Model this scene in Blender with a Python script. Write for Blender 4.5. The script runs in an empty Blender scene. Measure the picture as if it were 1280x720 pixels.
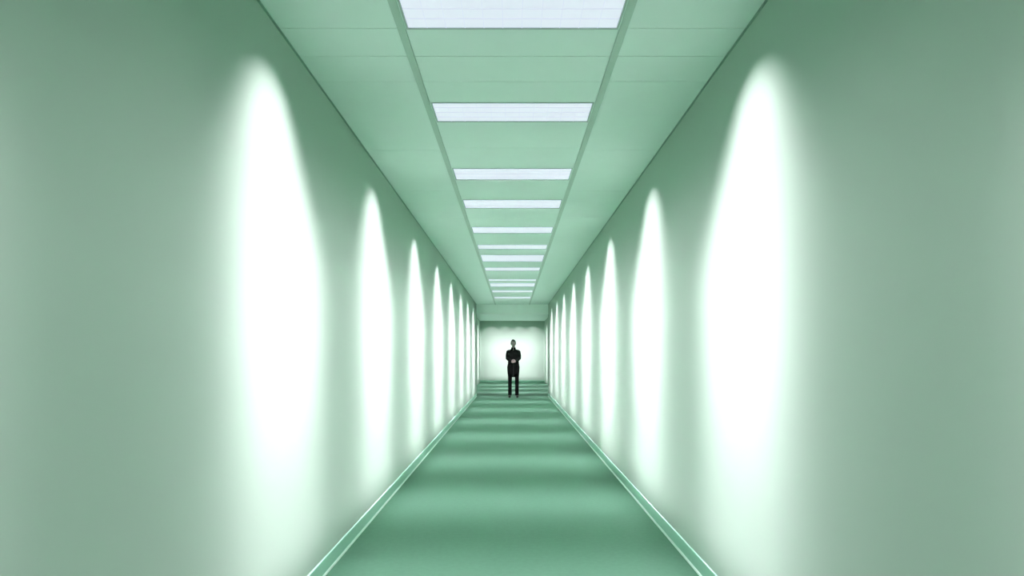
import bpy, bmesh, math, random
from mathutils import Vector, Matrix

S = bpy.context.scene
COL = S.collection

# ------------------------------------------------------------------ camera, world, exposure
EYE = 1.30                  # eye height
HW = 1.112                  # half width of the corridor
CH = 2.846                  # ceiling height
FPX = 800.0                 # focal length in pixels of a 1280 px wide frame
cam_d = bpy.data.cameras.new('camera')
cam = bpy.data.objects.new('camera', cam_d)
COL.objects.link(cam)
cam_d.sensor_width = 36.0
cam_d.lens = 36.0 * FPX / 1280.0
cam_d.shift_y = (443.0 - 360.0) / 1280.0
cam_d.shift_x = -0.5 / 1280.0
cam_d.clip_start = 0.02
cam.location = (0, 0, EYE)
cam.rotation_euler = (math.radians(90), 0, 0)
S.camera = cam

world = bpy.data.worlds.new('world')
S.world = world
world.use_nodes = True
world.node_tree.nodes['Background'].inputs[0].default_value = (0, 0, 0, 1)
world.node_tree.nodes['Background'].inputs[1].default_value = 0.0

S.view_settings.view_transform = 'Standard'
S.view_settings.look = 'None'
S.view_settings.gamma = 1.0
S.view_settings.use_curve_mapping = False
S.view_settings.exposure = 0.0
S.cycles.max_bounces = 24
S.cycles.diffuse_bounces = 20
S.cycles.glossy_bounces = 4
S.cycles.use_fast_gi = False
S.cycles.sample_clamp_indirect = 0.0

# lighting knobs
LAMP_COLOR = (0.99, 0.81, 0.93)
E_WALL = 3.1                # irradiance peak of a wall washer on its wall
E_TAIL = 1.25
E_FLOOR = 0.48
PANEL_COLOR = (0.58, 0.62, 0.73)
PANEL_STRENGTH = 1.0
LAMP_OFF = 0.30             # distance of a washer from its wall
LAMP_Y0, LAMP_DY = 2.95, 2.17


class N:
    """A scalar in a node tree, with arithmetic that adds Math nodes."""
    def __init__(self, nt, v):
        self.nt, self.v = nt, v

    def op(self, o, *args, clamp=False):
        n = self.nt.nodes.new('ShaderNodeMath')
        n.operation = o
        n.use_clamp = clamp
        for i, x in enumerate((self,) + args):
            x = x.v if isinstance(x, N) else x
            if isinstance(x, (int, float)):
                n.inputs[i].default_value = x
            else:
                self.nt.links.new(x, n.inputs[i])
        return N(self.nt, n.outputs[0])

    def __add__(self, b): return self.op('ADD', b)
    def __sub__(self, b): return self.op('SUBTRACT', b)
    def __mul__(self, b): return self.op('MULTIPLY', b)
    def __truediv__(self, b): return self.op('DIVIDE', b)
    def pow(self, b): return self.op('POWER', b)
    def max(self, b): return self.op('MAXIMUM', b)
    def min(self, b): return self.op('MINIMUM', b)
    def abs(self): return self.op('ABSOLUTE')
    def sqrt(self): return self.op('SQRT')
    def exp(self): return self.op('EXPONENT')

    def smooth(self, a, b):
        """0 below a, 1 above b (a may exceed b for a falling step)"""
        t = ((self - a) * (1.0 / (b - a))).op('ADD', 0.0, clamp=True)
        return t * t * ((t * -2.0) + 3.0)


def washer_light(name, toward, e_wall, e_floor, w=0.60, p=3.0, ysh=0.28, k=1.0, skew=0.2, narrow=0.42, tk=1.0):
    """Data of a recessed wall washer: its beam is aimed at the wall in direction
    'toward' (a unit vector) and spills a soft band across the floor."""
    ld = bpy.data.lights.new(name, 'POINT')
    ld.energy = 1.0
    ld.color = LAMP_COLOR
    ld.shadow_soft_size = 0.01
    ld.use_nodes = True
    nt = ld.node_tree
    nt.nodes.clear()
    out = nt.nodes.new('ShaderNodeOutputLight')
    em = nt.nodes.new('ShaderNodeEmission')
    nt.links.new(em.outputs[0], out.inputs[0])
    tc = nt.nodes.new('ShaderNodeTexCoord')

    def dot(vec):
        d = nt.nodes.new('ShaderNodeVectorMath')
        d.operation = 'DOT_PRODUCT'
        nt.links.new(tc.outputs['Normal'], d.inputs[0])
        d.inputs[1].default_value = vec
        return N(nt, d.outputs['Value'])
    tx, ty = toward
    n = dot((tx, ty, 0))
    s = dot((-ty, tx, 0))
    dn = dot((0, 0, -1))
    a = LAMP_OFF
    h = CH - 0.01
    nn = n.max(0.01)
    Sx = s / nn * a
    dd = (dn / nn * a).max(0.001)
    q = (Sx * Sx + a * a).sqrt() / dd
    cone = q.smooth(1.60, 0.65)
    wd = dd.smooth(0.1, 1.1) * ((1 - narrow) * w) + narrow * w        # the pool widens downwards
    Sc = Sx - dd.smooth(0.3, 1.2) * (skew * tx)
    hor = ((Sc.abs() / wd).pow(p) * -1.0).exp()
    ver = dd.smooth(2.6, 1.15) * 0.72 + 0.28
    low = dd.smooth(2.9, 2.45)
    tail = ((Sx * (1 / 1.1)).pow(2.0) * -1.0).exp() * dd.smooth(0.25, 1.35) * (E_TAIL * tk)
    T = (cone * ver * hor * (e_wall * k) + tail) * low * n.smooth(0.0, 0.02)
    Iw = T * (a * a) / nn.pow(3.0)
    dz = dn.max(0.05)
    wy = dot((0, 1, 0))
    Y = wy / dz * h - ysh
    X = n / dz * h
    fl = ((Y * (1.0 / 0.62)).pow(2.0) * -1.0).exp()
    F = fl * e_floor * X.smooth(a + 0.15, a - 0.05) * X.smooth(-2 * HW + a - 0.05, -2 * HW + a + 0.3)
    If = F * dn.smooth(0.15, 0.40) * (h * h) / dz.pow(3.0)
    tot = (Iw + If) * (4 * math.pi * math.pi)
    nt.links.new(tot.v, em.inputs['Strength'])
    return ld


# where each pair of washers throws its band across the floor
BANDS = {0: 3.62, 1: 5.64, 2: 7.83, 3: 10.08, 4: 12.43, 5: 14.96, 6: 17.5, 7: 19.6}
LD_END = washer_light('washer_end', (0, 1), 1.0, 0.0, tk=0.5, narrow=1.0, w=0.5, p=2.0, ysh=-1.5)
LD_FLOODL = washer_light('lobby_washer_left', (-1, 0), 2.6, 0.9, ysh=-0.6)
LD_FLOODR = washer_light('lobby_washer_right', (1, 0), 2.6, 0.9, ysh=-0.6)


def put_light(ld, loc):
    o = bpy.data.objects.new(ld.name, ld)
    o.location = loc
    COL.objects.link(o)
    return o


Y_BACK = -2.3               # wall behind the camera
Y_HEAD = 19.8               # end of the narrow corridor, header
Y_END = 29.5                # end wall of the lobby
LW = 1.49                   # half width of the lobby
for i in range(-2, 8):
    y = LAMP_Y0 + LAMP_DY * i
    if i == -1:
        y -= 0.35
    if y < Y_BACK + 0.3:
        continue
    sh = BANDS.get(i, y + 0.3) - y
    k = 0.66 if i == -1 else 0.5 if i < -1 else 1.0
    tk = 1.0 if i > 0 else 0.72 if i == 0 else 0.5
    put_light(washer_light('washer_left', (-1, 0), E_WALL, E_FLOOR, ysh=sh, k=k, tk=tk), (-HW + LAMP_OFF, y, CH - 0.012))
    put_light(washer_light('washer_right', (1, 0), E_WALL, E_FLOOR, ysh=sh, k=k, tk=tk), (HW - LAMP_OFF, y, CH - 0.012))
for x in (-0.95, -0.32, 0.32, 0.95):
    put_light(LD_END, (x, Y_END - LAMP_OFF, CH - 0.012))
for y in (22.4, 25.0, 27.7):
    put_light(LD_FLOODL, (-LW + LAMP_OFF, y, CH - 0.012))
    put_light(LD_FLOODR, (LW - LAMP_OFF, y, CH - 0.012))

# ------------------------------------------------------------------ materials


def mat(name, col, rough=0.8, spec=0.3, var=0.0, vscale=3.0, bump=0.0, bscale=60.0, rvar=0.0):
    m = bpy.data.materials.new(name)
    m.use_nodes = True
    nt = m.node_tree
    b = nt.nodes['Principled BSDF']
    b.inputs['Base Color'].default_value = (*col, 1)
    b.inputs['Roughness'].default_value = rough
    b.inputs['Specular IOR Level'].default_value = spec
    geo = nt.nodes.new('ShaderNodeNewGeometry')
    if var > 0:
        no = nt.nodes.new('ShaderNodeTexNoise')
        no.inputs['Scale'].default_value = vscale
        no.inputs['Detail'].default_value = 4
        nt.links.new(geo.outputs['Position'], no.inputs['Vector'])
        rp = nt.nodes.new('ShaderNodeMapRange')
        rp.inputs['From Min'].default_value = 0.3
        rp.inputs['From Max'].default_value = 0.7
        rp.inputs['To Min'].default_value = 1 - var
        rp.inputs['To Max'].default_value = 1 + var
        nt.links.new(no.outputs['Fac'], rp.inputs['Value'])
        mx = nt.nodes.new('ShaderNodeVectorMath')
        mx.operation = 'SCALE'
        mx.inputs[0].default_value = col
        nt.links.new(rp.outputs[0], mx.inputs['Scale'])
        nt.links.new(mx.outputs[0], b.inputs['Base Color'])
    if bump > 0:
        n2 = nt.nodes.new('ShaderNodeTexNoise')
        n2.inputs['Scale'].default_value = bscale
        n2.inputs['Detail'].default_value = 3
        nt.links.new(geo.outputs['Position'], n2.inputs['Vector'])
        bp = nt.nodes.new('ShaderNodeBump')
        bp.inputs['Strength'].default_value = bump
        bp.inputs['Distance'].default_value = 0.004
        nt.links.new(n2.outputs['Fac'], bp.inputs['Height'])
        nt.links.new(bp.outputs['Normal'], b.inputs['Normal'])
    return m


def emis(name, col, k):
    m = bpy.data.materials.new(name)
    m.use_nodes = True
    b = m.node_tree.nodes['Principled BSDF']
    b.inputs['Base Color'].default_value = (0.3, 0.31, 0.31, 1)
    b.inputs['Emission Color'].default_value = (*col, 1)
    b.inputs['Emission Strength'].default_value = k
    b.inputs['Roughness'].default_value = 0.5
    return m


M_WALL = mat('wall_paint', (0.325, 0.455, 0.37), 0.85, 0.08, 0.01, 1.5, 0.04, 90)
M_CEIL = mat('ceiling_tile', (0.69, 0.83, 0.77), 0.95, 0.03, 0.008, 6.0, 0.05, 200)
M_HEADER = mat('header_paint_lightened', (0.82, 0.94, 0.88), 0.8, 0.2)  # near-white colour stands in for direct light on the header face
M_BACKING = mat('ceiling_backing', (0.16, 0.24, 0.19), 0.9, 0.1)
M_RAIL = mat('ceiling_rail_metal', (0.42, 0.57, 0.49), 0.5, 0.3)
M_ANGLE = mat('wall_angle_metal', (0.24, 0.38, 0.30), 0.6, 0.2)
M_FLOOR = mat('floor_carpet', (0.127, 0.288, 0.198), 0.75, 0.2, 0.04, 30.0, 0.15, 300)
M_BASE = mat('baseboard_vinyl', (0.36, 0.64, 0.51), 0.4, 0.4)
M_BEAD = mat('baseboard_bead_lit', (0.72, 0.92, 0.82), 0.35, 0.5)  # paler than the board: the light caught by the bead is in its colour
M_FRAME = mat('light_frame_metal', (0.40, 0.50, 0.46), 0.5, 0.3)
M_PANEL = emis('panel_diffuser', PANEL_COLOR, PANEL_STRENGTH)
M_RIB = emis('panel_rib', PANEL_COLOR, PANEL_STRENGTH * 0.92)
M_COAT = mat('black_cloth', (0.005, 0.007, 0.006), 0.9, 0.06, 0.25, 12.0, 0.3, 150)
M_TROUSER = mat('black_trouser_cloth', (0.004, 0.0055, 0.005), 0.9, 0.06, 0.2, 15.0, 0.3, 150)
M_LEATHER = mat('black_leather', (0.008, 0.010, 0.009), 0.4, 0.4)
M_BELT = mat('charcoal_webbing', (0.010, 0.013, 0.012), 0.7, 0.15)
M_SKIN = mat('skin', (0.25, 0.225, 0.205), 0.55, 0.35, 0.04, 25.0)
M_LIP = mat('lips', (0.24, 0.18, 0.17), 0.5, 0.3)
M_HAIR = mat('dark_hair', (0.035, 0.042, 0.038), 0.7, 0.3, 0.3, 40.0, 0.4, 200)
M_EYEW = mat('eye_white', (0.6, 0.6, 0.6), 0.2, 0.5)
M_EYED = mat('eye_iris', (0.03, 0.03, 0.03), 0.2, 0.5)

# ------------------------------------------------------------------ mesh helpers


def add_box(bm, a, b, mi=0):
    x0, y0, z0 = a
    x1, y1, z1 = b
    vs = [bm.verts.new(p) for p in ((x0, y0, z0), (x1, y0, z0), (x1, y1, z0), (x0, y1, z0),
                                    (x0, y0, z1), (x1, y0, z1), (x1, y1, z1), (x0, y1, z1))]
    for f in ((3, 2, 1, 0), (4, 5, 6, 7), (0, 1, 5, 4), (1, 2, 6, 5), (2, 3, 7, 6), (3, 0, 4, 7)):
        bm.faces.new([vs[i] for i in f]).material_index = mi


def obj(name, bm, mats, parent=None, smooth=False, loc=None):
    me = bpy.data.meshes.new(name)
    bmesh.ops.recalc_face_normals(bm, faces=bm.faces)
    bm.to_mesh(me)
    bm.free()
    for m in (mats if isinstance(mats, (list, tuple)) else [mats]):
        me.materials.append(m)
    if smooth:
        me.polygons.foreach_set('use_smooth', [True] * len(me.polygons))
    o = bpy.data.objects.new(name, me)
    COL.objects.link(o)
    if parent:
        o.parent = parent
    if loc:
        o.location = loc
    return o


def struct(o, label):
    o['kind'] = 'structure'
    o['label'] = label
    return o


def box_struct(name, a, b, m, label):
    bm = bmesh.new()
    add_box(bm, a, b)
    return struct(obj(name, bm, m), label)


# ------------------------------------------------------------------ room shell
box_struct('floor', (-LW - 0.1, Y_BACK - 0.1, -0.1), (LW + 0.1, Y_END + 0.1, 0), M_FLOOR,
           'dull green carpet floor running the length of the corridor')
box_struct('wall_left', (-HW - 0.1, Y_BACK - 0.1, 0), (-HW, Y_HEAD, CH + 0.1), M_WALL,
           'pale green wall along the left of the corridor washed by downlights')
box_struct('wall_right', (HW, Y_BACK - 0.1, 0), (HW + 0.1, Y_HEAD, CH + 0.1), M_WALL,
           'pale green wall along the right of the corridor washed by downlights')
box_struct('wall_back', (-HW, Y_BACK - 0.1, 0), (HW, Y_BACK, CH + 0.1), M_WALL,
           'pale green wall closing the corridor behind the camera')


def lobby_wall(name, s, label):
    bm = bmesh.new()
    x0, x1 = sorted((s * LW, s * (LW + 0.1)))
    add_box(bm, (x0, Y_HEAD, 0), (x1, Y_END, CH + 0.1))
    # return from the corridor wall out to the lobby wall
    x0, x1 = sorted((s * HW, s * LW))
    add_box(bm, (x0, Y_HEAD, 0), (x1, Y_HEAD + 0.15, CH + 0.1))
    return struct(obj(name, bm, M_WALL), label)


lobby_wall('wall_far_left', -1, 'left wall of the wider space past the header')
lobby_wall('wall_far_right', 1, 'right wall of the wider space past the header')
box_struct('wall_end', (-LW - 0.1, Y_END, 0), (LW + 0.1, Y_END + 0.1, CH + 0.1), M_WALL,
           'brightly lit pale wall at the far end of the corridor')

# header (bulkhead) across the corridor
bm = bmesh.new()
add_box(bm, (-HW, Y_HEAD, 2.545), (HW, Y_HEAD + 0.15, CH + 0.05))
struct(obj('wall_header', bm, M_HEADER), 'pale header dropping from the ceiling across the far end')

# ceiling: tiles over a dark backing, in three strips between two rails
RAIL_IN, RAIL_OUT = 0.508, 0.545
GAP = 0.0035
lights_px = [(None, 36.5), (128.0, 152.5), (210.3, 225.0), (249.6, 260.5), (283.7, 291.6), (306.0, 311.5),
             (318.6, 327.0), (334.3, 338.5), (349.0, 351.2), (354.0, 358.2), (363.0, 365.4), (371.0, 373.2)]


def cy(px):
    return FPX * (CH - EYE) / (443.0 - px)


lights = [((cy(a) if a else cy(36.5) - 0.606), cy(b)) for a, b in lights_px]
bm = bmesh.new()
add_box(bm, (-LW - 0.1, Y_BACK - 0.1, CH + 0.012), (LW + 0.1, Y_END + 0.1, CH + 0.1), 1)


def tiles(x0, x1, cuts):
    for a, b in zip(cuts, cuts[1:]):
        add_box(bm, (x0 + GAP / 2, a + GAP / 2, CH), (x1 - GAP / 2, b - GAP / 2, CH + 0.0125), 0)


cuts = [Y_BACK, -1.8, -1.2, -0.6, 0.0, 0.61, 1.22, 1.82, 2.43, 3.035, 3.32]
y = 3.627
while y < Y_HEAD - 0.5:
    cuts.append(y)
    y += 1.212
cuts.append(Y_HEAD)
tiles(-HW, -RAIL_OUT, cuts)
tiles(RAIL_OUT, HW, cuts)
# centre strip: plain tiles between the light fittings
prev = Y_BACK
for a, b in lights:
    seg = [prev]
    if a - prev > 0.75:
        if abs(prev - cy(36.5)) < 0.01:
            seg += [3.32, 3.627]
        else:
            k = max(1, round((a - prev) / 0.6))
            seg += [prev + (a - prev) * j / k for j in range(1, k)]
    seg.append(a)
    tiles(-RAIL_IN, RAIL_IN, seg)
    prev = b
tiles(-RAIL_IN, RAIL_IN, [prev, Y_HEAD])
cut2 = [Y_HEAD + 0.15, 21.6, 23.2, 24.8, 26.4, 28.0, Y_END]
for x0, x1 in ((-LW, -0.5), (-0.5, 0.5), (0.5, LW)):
    tiles(x0, x1, cut2)
# small infill beside the fittings
for a, b in lights:
    for s in (-1, 1):
        x0, x1 = sorted((s * 0.502, s * RAIL_IN))
        add_box(bm, (x0, a, CH), (x1, b, CH + 0.0125), 0)
struct(obj('ceiling', bm, [M_CEIL, M_BACKING]), 'pale green tiled suspended ceiling above the corridor')

k = 1
for s, side in ((-1, 'left'), (1, 'right')):
    x0, x1 = sorted((s * RAIL_IN, s * RAIL_OUT))
    box_struct('trim_%d' % k, (x0, Y_BACK, CH - 0.004), (x1, Y_HEAD, CH + 0.0125), M_RAIL,
               'long ceiling rail on the %s of the light panels' % side)
    k += 1
    x0, x1 = sorted((s * (HW - 0.009), s * HW))
    box_struct('trim_%d' % k, (x0, Y_BACK, CH - 0.006), (x1, Y_HEAD, CH), M_ANGLE,
               'thin dark wall angle where ceiling meets the %s wall' % side)
    k += 1


def baseboard(name, pts, label):
    """pts: inner face polyline given as segments (x, y0, y1, side)"""
    bm = bmesh.new()
    for (x, y0, y1, s) in pts:
        n = 1
        xa, xb = sorted((x, x - s * 0.007))
        add_box(bm, (xa, y0, 0.0), (xb, y1, 0.097))
        # chamfered top lip
        xa, xb = sorted((x, x - s * 0.003))
        add_box(bm, (xa, y0, 0.097), (xb, y1, 0.100), 0)
        # rounded bead along the floor
        m = 5
        prof = [(x - s * 0.007, 0.0)] + [(x - s * (0.007 + 0.009 * math.sin(t * math.pi / 2 / m)), 0.012 * math.cos(t * math.pi / 2 / m))
                                         for t in range(m + 1)]
        a = [bm.verts.new((px, y0, pz)) for px, pz in prof]
        b = [bm.verts.new((px, y1, pz)) for px, pz in prof]
        for i in range(len(prof)):
            j = (i + 1) % len(prof)
            bm.faces.new((a[i], a[j], b[j], b[i])).material_index = 1
        bm.faces.new(a).material_index = 1
        bm.faces.new(b[::-1]).material_index = 1
    return struct(obj(name, bm, [M_BASE, M_BEAD]), label)


baseboard('baseboard_left', [(-HW, Y_BACK, Y_HEAD, -1)], 'green baseboard with a pale bead along the left wall')
baseboard('baseboard_right', [(HW, Y_BACK, Y_HEAD, 1)], 'green baseboard with a pale bead along the right wall')
box_struct('baseboard_end', (-LW, Y_END - 0.012, 0), (LW, Y_END, 0.10), M_BASE, 'green baseboard at the foot of the end wall')

# ------------------------------------------------------------------ ceiling lights
ORD = ['nearest ceiling light panel, cut off by the top of the picture, its grid showing',
       'second ceiling light panel from the camera, the nearest one seen whole',
       'third ceiling light panel from the camera',
       'fourth ceiling light panel from the camera',
       'fifth ceiling light panel from the camera, a narrow bright strip',
       'sixth ceiling light panel from the camera, a thin bright strip',
       'seventh ceiling light panel from the camera, broader than its neighbours',
       'eighth ceiling light panel from the camera',
       'fourth ceiling light panel counted from the far header',
           'third ceiling light panel counted from the far header',
           'second ceiling light panel counted from the far header',
           'farthest ceiling light panel, a hairline strip closest to the header']


def light_panel(a, b, label):
    root = bpy.data.objects.new('ceiling_light', None)
    COL.objects.link(root)
    root.location = (0, (a + b) / 2, CH)
    root['label'] = label
    root['category'] = 'ceiling light'
    root['group'] = 'light panels down the middle of the ceiling'
    hx, hy = 0.5015, (b - a) / 2 - 0.0005
    fw = 0.008
    bm = bmesh.new()
    for (p, q) in (((-hx, -hy), (hx, -hy + fw)), ((-hx, hy - fw), (hx, hy)),
                   ((-hx, -hy + fw), (-hx + fw, hy - fw)), ((hx - fw, -hy + fw), (hx, hy - fw))):
        add_box(bm, (p[0], p[1], -0.003), (q[0], q[1], 0.0115))
    obj('frame', bm, M_FRAME, root)
    bm = bmesh.new()
    ix, iy = hx - fw, hy - fw
    add_box(bm, (-ix, -iy, 0.003), (ix, iy, 0.0115))
    obj('diffuser', bm, M_PANEL, root)
    bm = bmesh.new()
    nx, ny = 11, max(2, round(2 * iy / 0.085))
    for i in range(1, nx):
        x = -ix + 2 * ix * i / nx
        add_box(bm, (x - 0.0018, -iy, 0.0005), (x + 0.0018, iy, 0.0032))
    for j in range(1, ny):
        yy = -iy + 2 * iy * j / ny
        add_box(bm, (-ix, yy - 0.0016, 0.0), (ix, yy + 0.0016, 0.0033))
    obj('louvre', bm, M_RIB, root)
    return root


for (a, b), lab in zip(lights, ORD):
    light_panel(a, b, lab)

# ------------------------------------------------------------------ the person


def ell(bm, c, r, seg=14, rot=None):
    M = Matrix.Translation(Vector(c))
    if rot:
        M = M @ rot.to_4x4()
    M = M @ Matrix.Diagonal((*((r, r, r) if isinstance(r, (int, float)) else r), 1))
    bmesh.ops.create_uvsphere(bm, u_segments=seg, v_segments=max(6, seg // 2 + 2), radius=1, matrix=M)


def hull(bm, nodes, seg=12):
    """tapered limb: convex hull of successive spheres/ellipsoids (centre, radius)"""
    for (c0, r0), (c1, r1) in zip(nodes, nodes[1:]):
        t = bmesh.new()
        ell(t, c0, r0, seg)
        ell(t, c1, r1, seg)
        res = bmesh.ops.convex_hull(t, input=t.verts[:])
        bmesh.ops.delete(t, geom=list({g for g in res['geom_interior'] + res['geom_unused'] if isinstance(g, bmesh.types.BMVert)}), context='VERTS')
        me = bpy.data.meshes.new('tmp')
        t.to_mesh(me)
        t.free()
        bm.from_mesh(me)
        bpy.data.meshes.remove(me)


def fuse(name, bm, m, voxel, smooth, parent):
    """fuse overlapping closed shapes to one continuous skin"""
    o = obj(name, bm, m, parent, True)
    md = o.modifiers.new('remesh', 'REMESH')
    md.mode = 'VOXEL'
    md.voxel_size = voxel
    md.use_smooth_shade = True
    if smooth:
        s = o.modifiers.new('smooth', 'SMOOTH')
        s.iterations = smooth
        s.factor = 0.5
    bpy.context.view_layer.update()
    dg = bpy.context.evaluated_depsgraph_get()
    me = bpy.data.meshes.new_from_object(o.evaluated_get(dg))
    old = o.data
    o.modifiers.clear()
    o.data = me
    bpy.data.meshes.remove(old)
    me.name = name
    if not me.materials:
        me.materials.append(m)
    me.polygons.foreach_set('use_smooth', [True] * len(me.polygons))
    return o


# person faces the camera (-y); x+ is the right of the picture
P = bpy.data.objects.new('person', None)
COL.objects.link(P)
P.location = (0.030, 19.40, 0)
P['label'] = 'person standing far down the corridor in a long black jacket, hands clasped in front'
P['category'] = 'person'

LX = (-0.105, 0.108)       # leg centres
SHO = (-0.165, 0.165)
bm = bmesh.new()
# trunk
hull(bm, [((0, 0.005, 0.90), (0.150, 0.095, 0.10)), ((0, 0, 1.08), (0.125, 0.085, 0.08)),
          ((0, 0, 1.27), (0.150, 0.095, 0.10)), ((0, 0.005, 1.365), (0.115, 0.065, 0.045))])
hull(bm, [((0, 0.012, 1.40), (0.062, 0.058, 0.05)), ((0, 0.005, 1.52), (0.052, 0.055, 0.05))])
# skull, jaw, nose, brow, lips, ears
ell(bm, (0, 0.008, 1.640), (0.073, 0.092, 0.098), 24)
hull(bm, [((0, -0.030, 1.600), (0.060, 0.055, 0.05)), ((0, -0.052, 1.545), (0.034, 0.030, 0.026))], 16)
hull(bm, [((0, -0.082, 1.640), (0.009, 0.010, 0.012)), ((0, -0.100, 1.603), (0.014, 0.012, 0.010))])
for s in (-1, 1):
    ell(bm, (s * 0.011, -0.091, 1.600), (0.008, 0.010, 0.007))
    hull(bm, [((s * 0.012, -0.078, 1.655), 0.009), ((s * 0.045, -0.066, 1.657), 0.009)])
    ell(bm, (s * 0.038, -0.062, 1.605), (0.018, 0.016, 0.018))
    ell(bm, (s * 0.075, 0.006, 1.622), (0.009, 0.018, 0.031))
# arms
for s in (-1, 1):
    sh, el, wr = (s * 0.148, 0.0, 1.368), (s * 0.188, 0.020, 1.175), (s * 0.072, -0.165, 1.098)
    hull(bm, [(sh, 0.045), (el, 0.036), (wr, 0.024)])


def finger(bm, pts, r0):
    hull(bm, [(p, r0 * (1 - 0.09 * i)) for i, p in enumerate(pts)], 10)


# the hand on the left of the picture lies against the body
hull(bm, [((-0.072, -0.165, 1.098), (0.022, 0.017, 0.026)), ((-0.010, -0.172, 1.088), (0.022, 0.014, 0.038))])
for i in range(4):
    z = 1.112 - i * 0.0185
    ln = (0.070, 0.078, 0.072, 0.056)[i]
    finger(bm, [(-0.002, -0.172, z), (0.002 + ln * 0.5, -0.176, z - 0.003), (0.002 + ln * 0.85, -0.170, z - 0.006),
                (0.002 + ln, -0.158, z - 0.008)], 0.0090)
finger(bm, [(-0.045, -0.172, 1.118), (-0.022, -0.186, 1.140), (0.004, -0.192, 1.146)], 0.0105)
# the other hand closes over it
hull(bm, [((0.072, -0.165, 1.098), (0.022, 0.017, 0.026)), ((0.026, -0.204, 1.082), (0.020, 0.014, 0.038))])
for i in range(4):
    z = 1.110 - i * 0.0195
    ln = (0.070, 0.080, 0.074, 0.058)[i]
    finger(bm, [(0.020, -0.206, z), (0.020 - ln * 0.55, -0.210, z - 0.004), (0.020 - ln * 0.9, -0.202, z - 0.008),
                (0.020 - ln, -0.186, z - 0.010)], 0.0092)
finger(bm, [(0.050, -0.192, 1.115), (0.030, -0.210, 1.136), (0.008, -0.212, 1.150)], 0.0105)
# legs and feet
for lx in LX:
    hip, kn, an = (lx * 0.8, 0.0, 0.88), (lx * 0.97, -0.005, 0.49), (lx, 0.018, 0.09)
    hull(bm, [(hip, 0.078), (kn, 0.048)])
    hull(bm, [(kn, 0.048), ((lx, 0.016, 0.33), 0.047), (an, 0.033)])
    hull(bm, [((lx, 0.03, 0.05), (0.030, 0.035, 0.03)), ((lx * 1.08, -0.11, 0.035), (0.036, 0.05, 0.020))])
body = fuse('body', bm, M_SKIN, 0.0045, 2, P)

# eyes and lips
for s in (-1, 1):
    bm = bmesh.new()
    ell(bm, (s * 0.029, -0.0735, 1.636), (0.0125, 0.010, 0.0056))
    e = obj('eye', bm, M_EYEW, P, True)
    bm = bmesh.new()
    ell(bm, (s * 0.029, -0.0822, 1.636), (0.0050, 0.0025, 0.0050))
    obj('iris', bm, M_EYED, e, True)
bm = bmesh.new()
hull(bm, [((-0.022, -0.076, 1.572), 0.003), ((0, -0.081, 1.573), (0.010, 0.006, 0.005)), ((0.022, -0.076, 1.572), 0.003)])
hull(bm, [((-0.018, -0.076, 1.568), 0.003), ((0, -0.080, 1.567), (0.010, 0.006, 0.006)), ((0.018, -0.076, 1.568), 0.003)])
obj('lips', bm, M_LIP, P, True)

# hair: short at the sides, brushed up to a peak
bm = bmesh.new()
ell(bm, (0, 0.024, 1.655), (0.077, 0.090, 0.094), 24)
hull(bm, [((0, 0.0, 1.705), (0.060, 0.070, 0.035)), ((-0.008, -0.012, 1.745), (0.030, 0.040, 0.016))], 16)
for i in range(9):
    t = -0.045 + i * 0.011
    hull(bm, [((t, -0.052, 1.702), (0.012, 0.014, 0.012)), ((t * 0.55 - 0.006, -0.036 - 0.01 * math.cos(i), 1.744), (0.006, 0.008, 0.006))], 8)
hair = fuse('hair', bm, M_HAIR, 0.0045, 1, P)

# jacket: trunk, skirt and sleeves, thigh long
bm = bmesh.new()
hull(bm, [((0, 0.008, 1.405), (0.095, 0.070, 0.036)), ((0, 0.003, 1.300), (0.182, 0.122, 0.085)),
          ((0, 0.0, 1.150), (0.168, 0.125, 0.08)), ((0, 0.0, 1.060), (0.160, 0.122, 0.06)),
          ((0, 0.003, 0.920), (0.190, 0.135, 0.07)), ((0, 0.003, 0.700), (0.176, 0.130, 0.06))], 20)
for s in (-1, 1):
    hull(bm, [((s * 0.060, 0.010, 1.428), 0.030), ((s * 0.152, 0.004, 1.372), 0.064), ((s * 0.172, 0.012, 1.280), 0.062),
              ((s * 0.178, 0.018, 1.185), 0.056), ((s * 0.130, -0.095, 1.135), 0.048), ((s * 0.082, -0.150, 1.105), 0.038)], 16)
    # soft folds
    hull(bm, [((s * 0.120, -0.100, 0.96), 0.020), ((s * 0.095, -0.118, 0.72), 0.016)])
    # cuffs
    hull(bm, [((s * 0.094, -0.138, 1.110), 0.041), ((s * 0.078, -0.156, 1.102), 0.040)], 16)
jacket = fuse('jacket', bm, M_COAT, 0.008, 3, P)
# flat hem: trim the rounded bottom of the skirt
bm = bmesh.new()
bm.from_mesh(jacket.data)
res = bmesh.ops.bisect_plane(bm, geom=bm.verts[:] + bm.edges[:] + bm.faces[:], plane_co=(0, 0, 0.665),
                             plane_no=(0, 0, -1), clear_outer=True)
ed = [e for e in res['geom_cut'] if isinstance(e, bmesh.types.BMEdge)]
ret = bmesh.ops.extrude_edge_only(bm, edges=ed)
vs = [v for v in ret['geom'] if isinstance(v, bmesh.types.BMVert)]
for v in vs:
    v.co.z = 0.612
    v.co.x *= 0.985
ed2 = [e for e in ret['geom'] if isinstance(e, bmesh.types.BMEdge) and all(abs(v.co.z - 0.612) < 1e-5 for v in e.verts)]
bmesh.ops.holes_fill(bm, edges=ed2)
bm.to_mesh(jacket.data)
bm.free()

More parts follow.
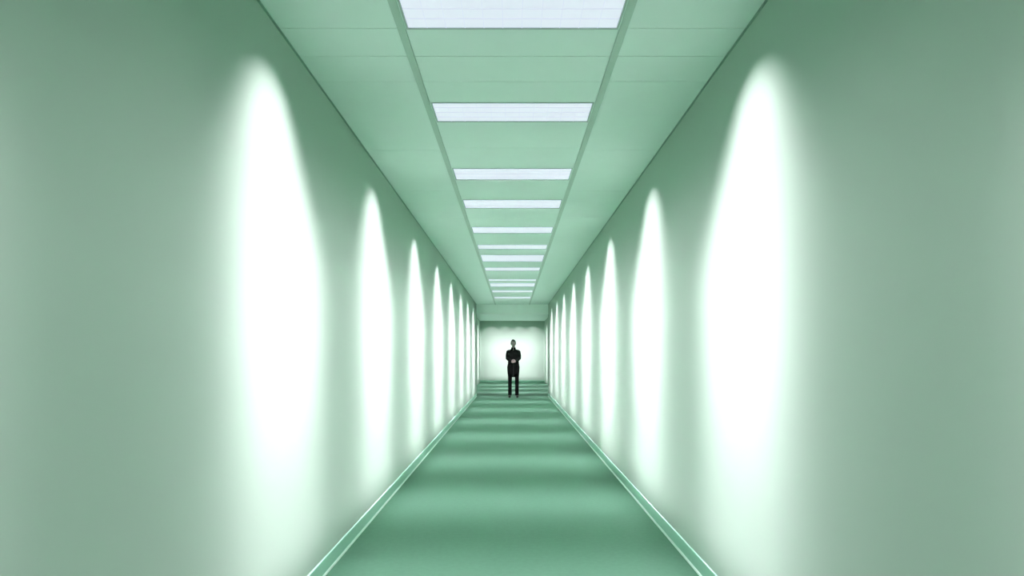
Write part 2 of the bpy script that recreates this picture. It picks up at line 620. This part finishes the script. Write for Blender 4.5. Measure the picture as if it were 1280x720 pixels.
# collar, placket, belt and pocket flaps
bm = bmesh.new()
seg = 28
ring = []
for i in range(seg + 1):
    a = math.radians(-90 + 12) + math.radians(336) * i / seg
    ring.append((math.cos(a), math.sin(a)))
rows = []
for (z, rx, ry) in ((1.425, 0.084, 0.074), (1.495, 0.068, 0.068), (1.512, 0.065, 0.066), (1.512, 0.059, 0.060), (1.425, 0.074, 0.064)):
    rows.append([bm.verts.new((x * rx, 0.008 + yv * ry, z - (0.012 if yv < -0.6 else 0))) for x, yv in ring])
for r0, r1 in zip(rows, rows[1:] + rows[:1]):
    for i in range(seg):
        bm.faces.new((r0[i], r0[i + 1], r1[i + 1], r1[i]))
bm.faces.new([r[0] for r in rows])
bm.faces.new([r[-1] for r in rows][::-1])
obj('collar', bm, M_COAT, jacket, True)

bm = bmesh.new()
for (z0, z1, y0, y1) in ((0.63, 0.92, -0.134, -0.138), (0.92, 1.03, -0.138, -0.130)):
    v = [bm.verts.new(p) for p in ((-0.014, y0 - 0.004, z0), (0.014, y0 - 0.004, z0), (0.014, y1 - 0.004, z1), (-0.014, y1 - 0.004, z1),
                                   (-0.014, y0 + 0.02, z0), (0.014, y0 + 0.02, z0), (0.014, y1 + 0.02, z1), (-0.014, y1 + 0.02, z1))]
    for f in ((0, 1, 2, 3), (7, 6, 5, 4), (0, 4, 5, 1), (1, 5, 6, 2), (2, 6, 7, 3), (3, 7, 4, 0)):
        bm.faces.new([v[i] for i in f])
obj('placket', bm, M_BELT, jacket)

bm = bmesh.new()
seg = 40
rr = []
for (z, k) in ((1.035, 1.0), (1.035, 1.05), (1.075, 1.05), (1.075, 1.0)):
    rr.append([bm.verts.new((math.cos(2 * math.pi * i / seg) * 0.160 * k, math.sin(2 * math.pi * i / seg) * 0.122 * k, z)) for i in range(seg)])
for a_, b_ in zip(rr, rr[1:] + rr[:1]):
    for i in range(seg):
        j = (i + 1) % seg
        bm.faces.new((a_[i], a_[j], b_[j], b_[i]))
obj('belt', bm, M_BELT, jacket)

for s in (-1, 1):
    bm = bmesh.new()
    add_box(bm, (-0.045, -0.004, -0.025), (0.045, 0.004, 0.025))
    bmesh.ops.bevel(bm, geom=bm.edges[:], offset=0.003, segments=2, affect='EDGES')
    f = obj('pocket_flap', bm, M_COAT, jacket)
    f.location = (s * 0.110, -0.119, 0.880)
    f.rotation_euler = (0, 0, s * math.radians(27))

# trousers
bm = bmesh.new()
for lx in LX:
    hull(bm, [((lx * 0.85, 0.0, 0.84), (0.088, 0.098, 0.06)), ((lx * 0.97, 0.0, 0.60), (0.062, 0.078, 0.05)),
              ((lx, 0.0, 0.48), (0.058, 0.068, 0.05)), ((lx, 0.012, 0.30), (0.056, 0.064, 0.04)),
              ((lx, 0.016, 0.075), (0.056, 0.068, 0.018))], 20)
hull(bm, [((0, 0, 0.90), (0.140, 0.100, 0.06)), ((0, 0, 0.82), (0.12, 0.095, 0.05))], 16)
fuse('trousers', bm, M_TROUSER, 0.007, 2, P)

# shoes
for lx in LX:
    bm = bmesh.new()
    t = lx * 1.02
    hull(bm, [((t, 0.050, 0.045), (0.037, 0.038, 0.040)), ((t * 1.03, -0.04, 0.040), (0.042, 0.05, 0.034)),
              ((t * 1.10, -0.135, 0.030), (0.040, 0.045, 0.024))], 16)
    hull(bm, [((t, 0.035, 0.060), (0.034, 0.036, 0.03)), ((t, 0.025, 0.105), (0.036, 0.040, 0.02))], 16)
    sh = fuse('shoe', bm, M_LEATHER, 0.005, 2, P)
    bm = bmesh.new()
    out = []
    for i in range(24):
        a = 2 * math.pi * i / 24
        yy = -0.043 + math.sin(a) * 0.140
        wdt = 0.041 if yy < 0 else 0.037
        cx = t * (1.03 + 0.06 * max(0, -yy) / 0.15)
        out.append((cx + math.copysign(abs(math.cos(a)) ** 0.7, math.cos(a)) * wdt, yy))
    lo = [bm.verts.new((x, yv, 0.0005)) for x, yv in out]
    hi = [bm.verts.new((x, yv, 0.016)) for x, yv in out]
    bm.faces.new(lo[::-1])
    bm.faces.new(hi)
    for i in range(24):
        j = (i + 1) % 24
        bm.faces.new((lo[i], lo[j], hi[j], hi[i]))
    obj('sole', bm, M_LEATHER, sh)
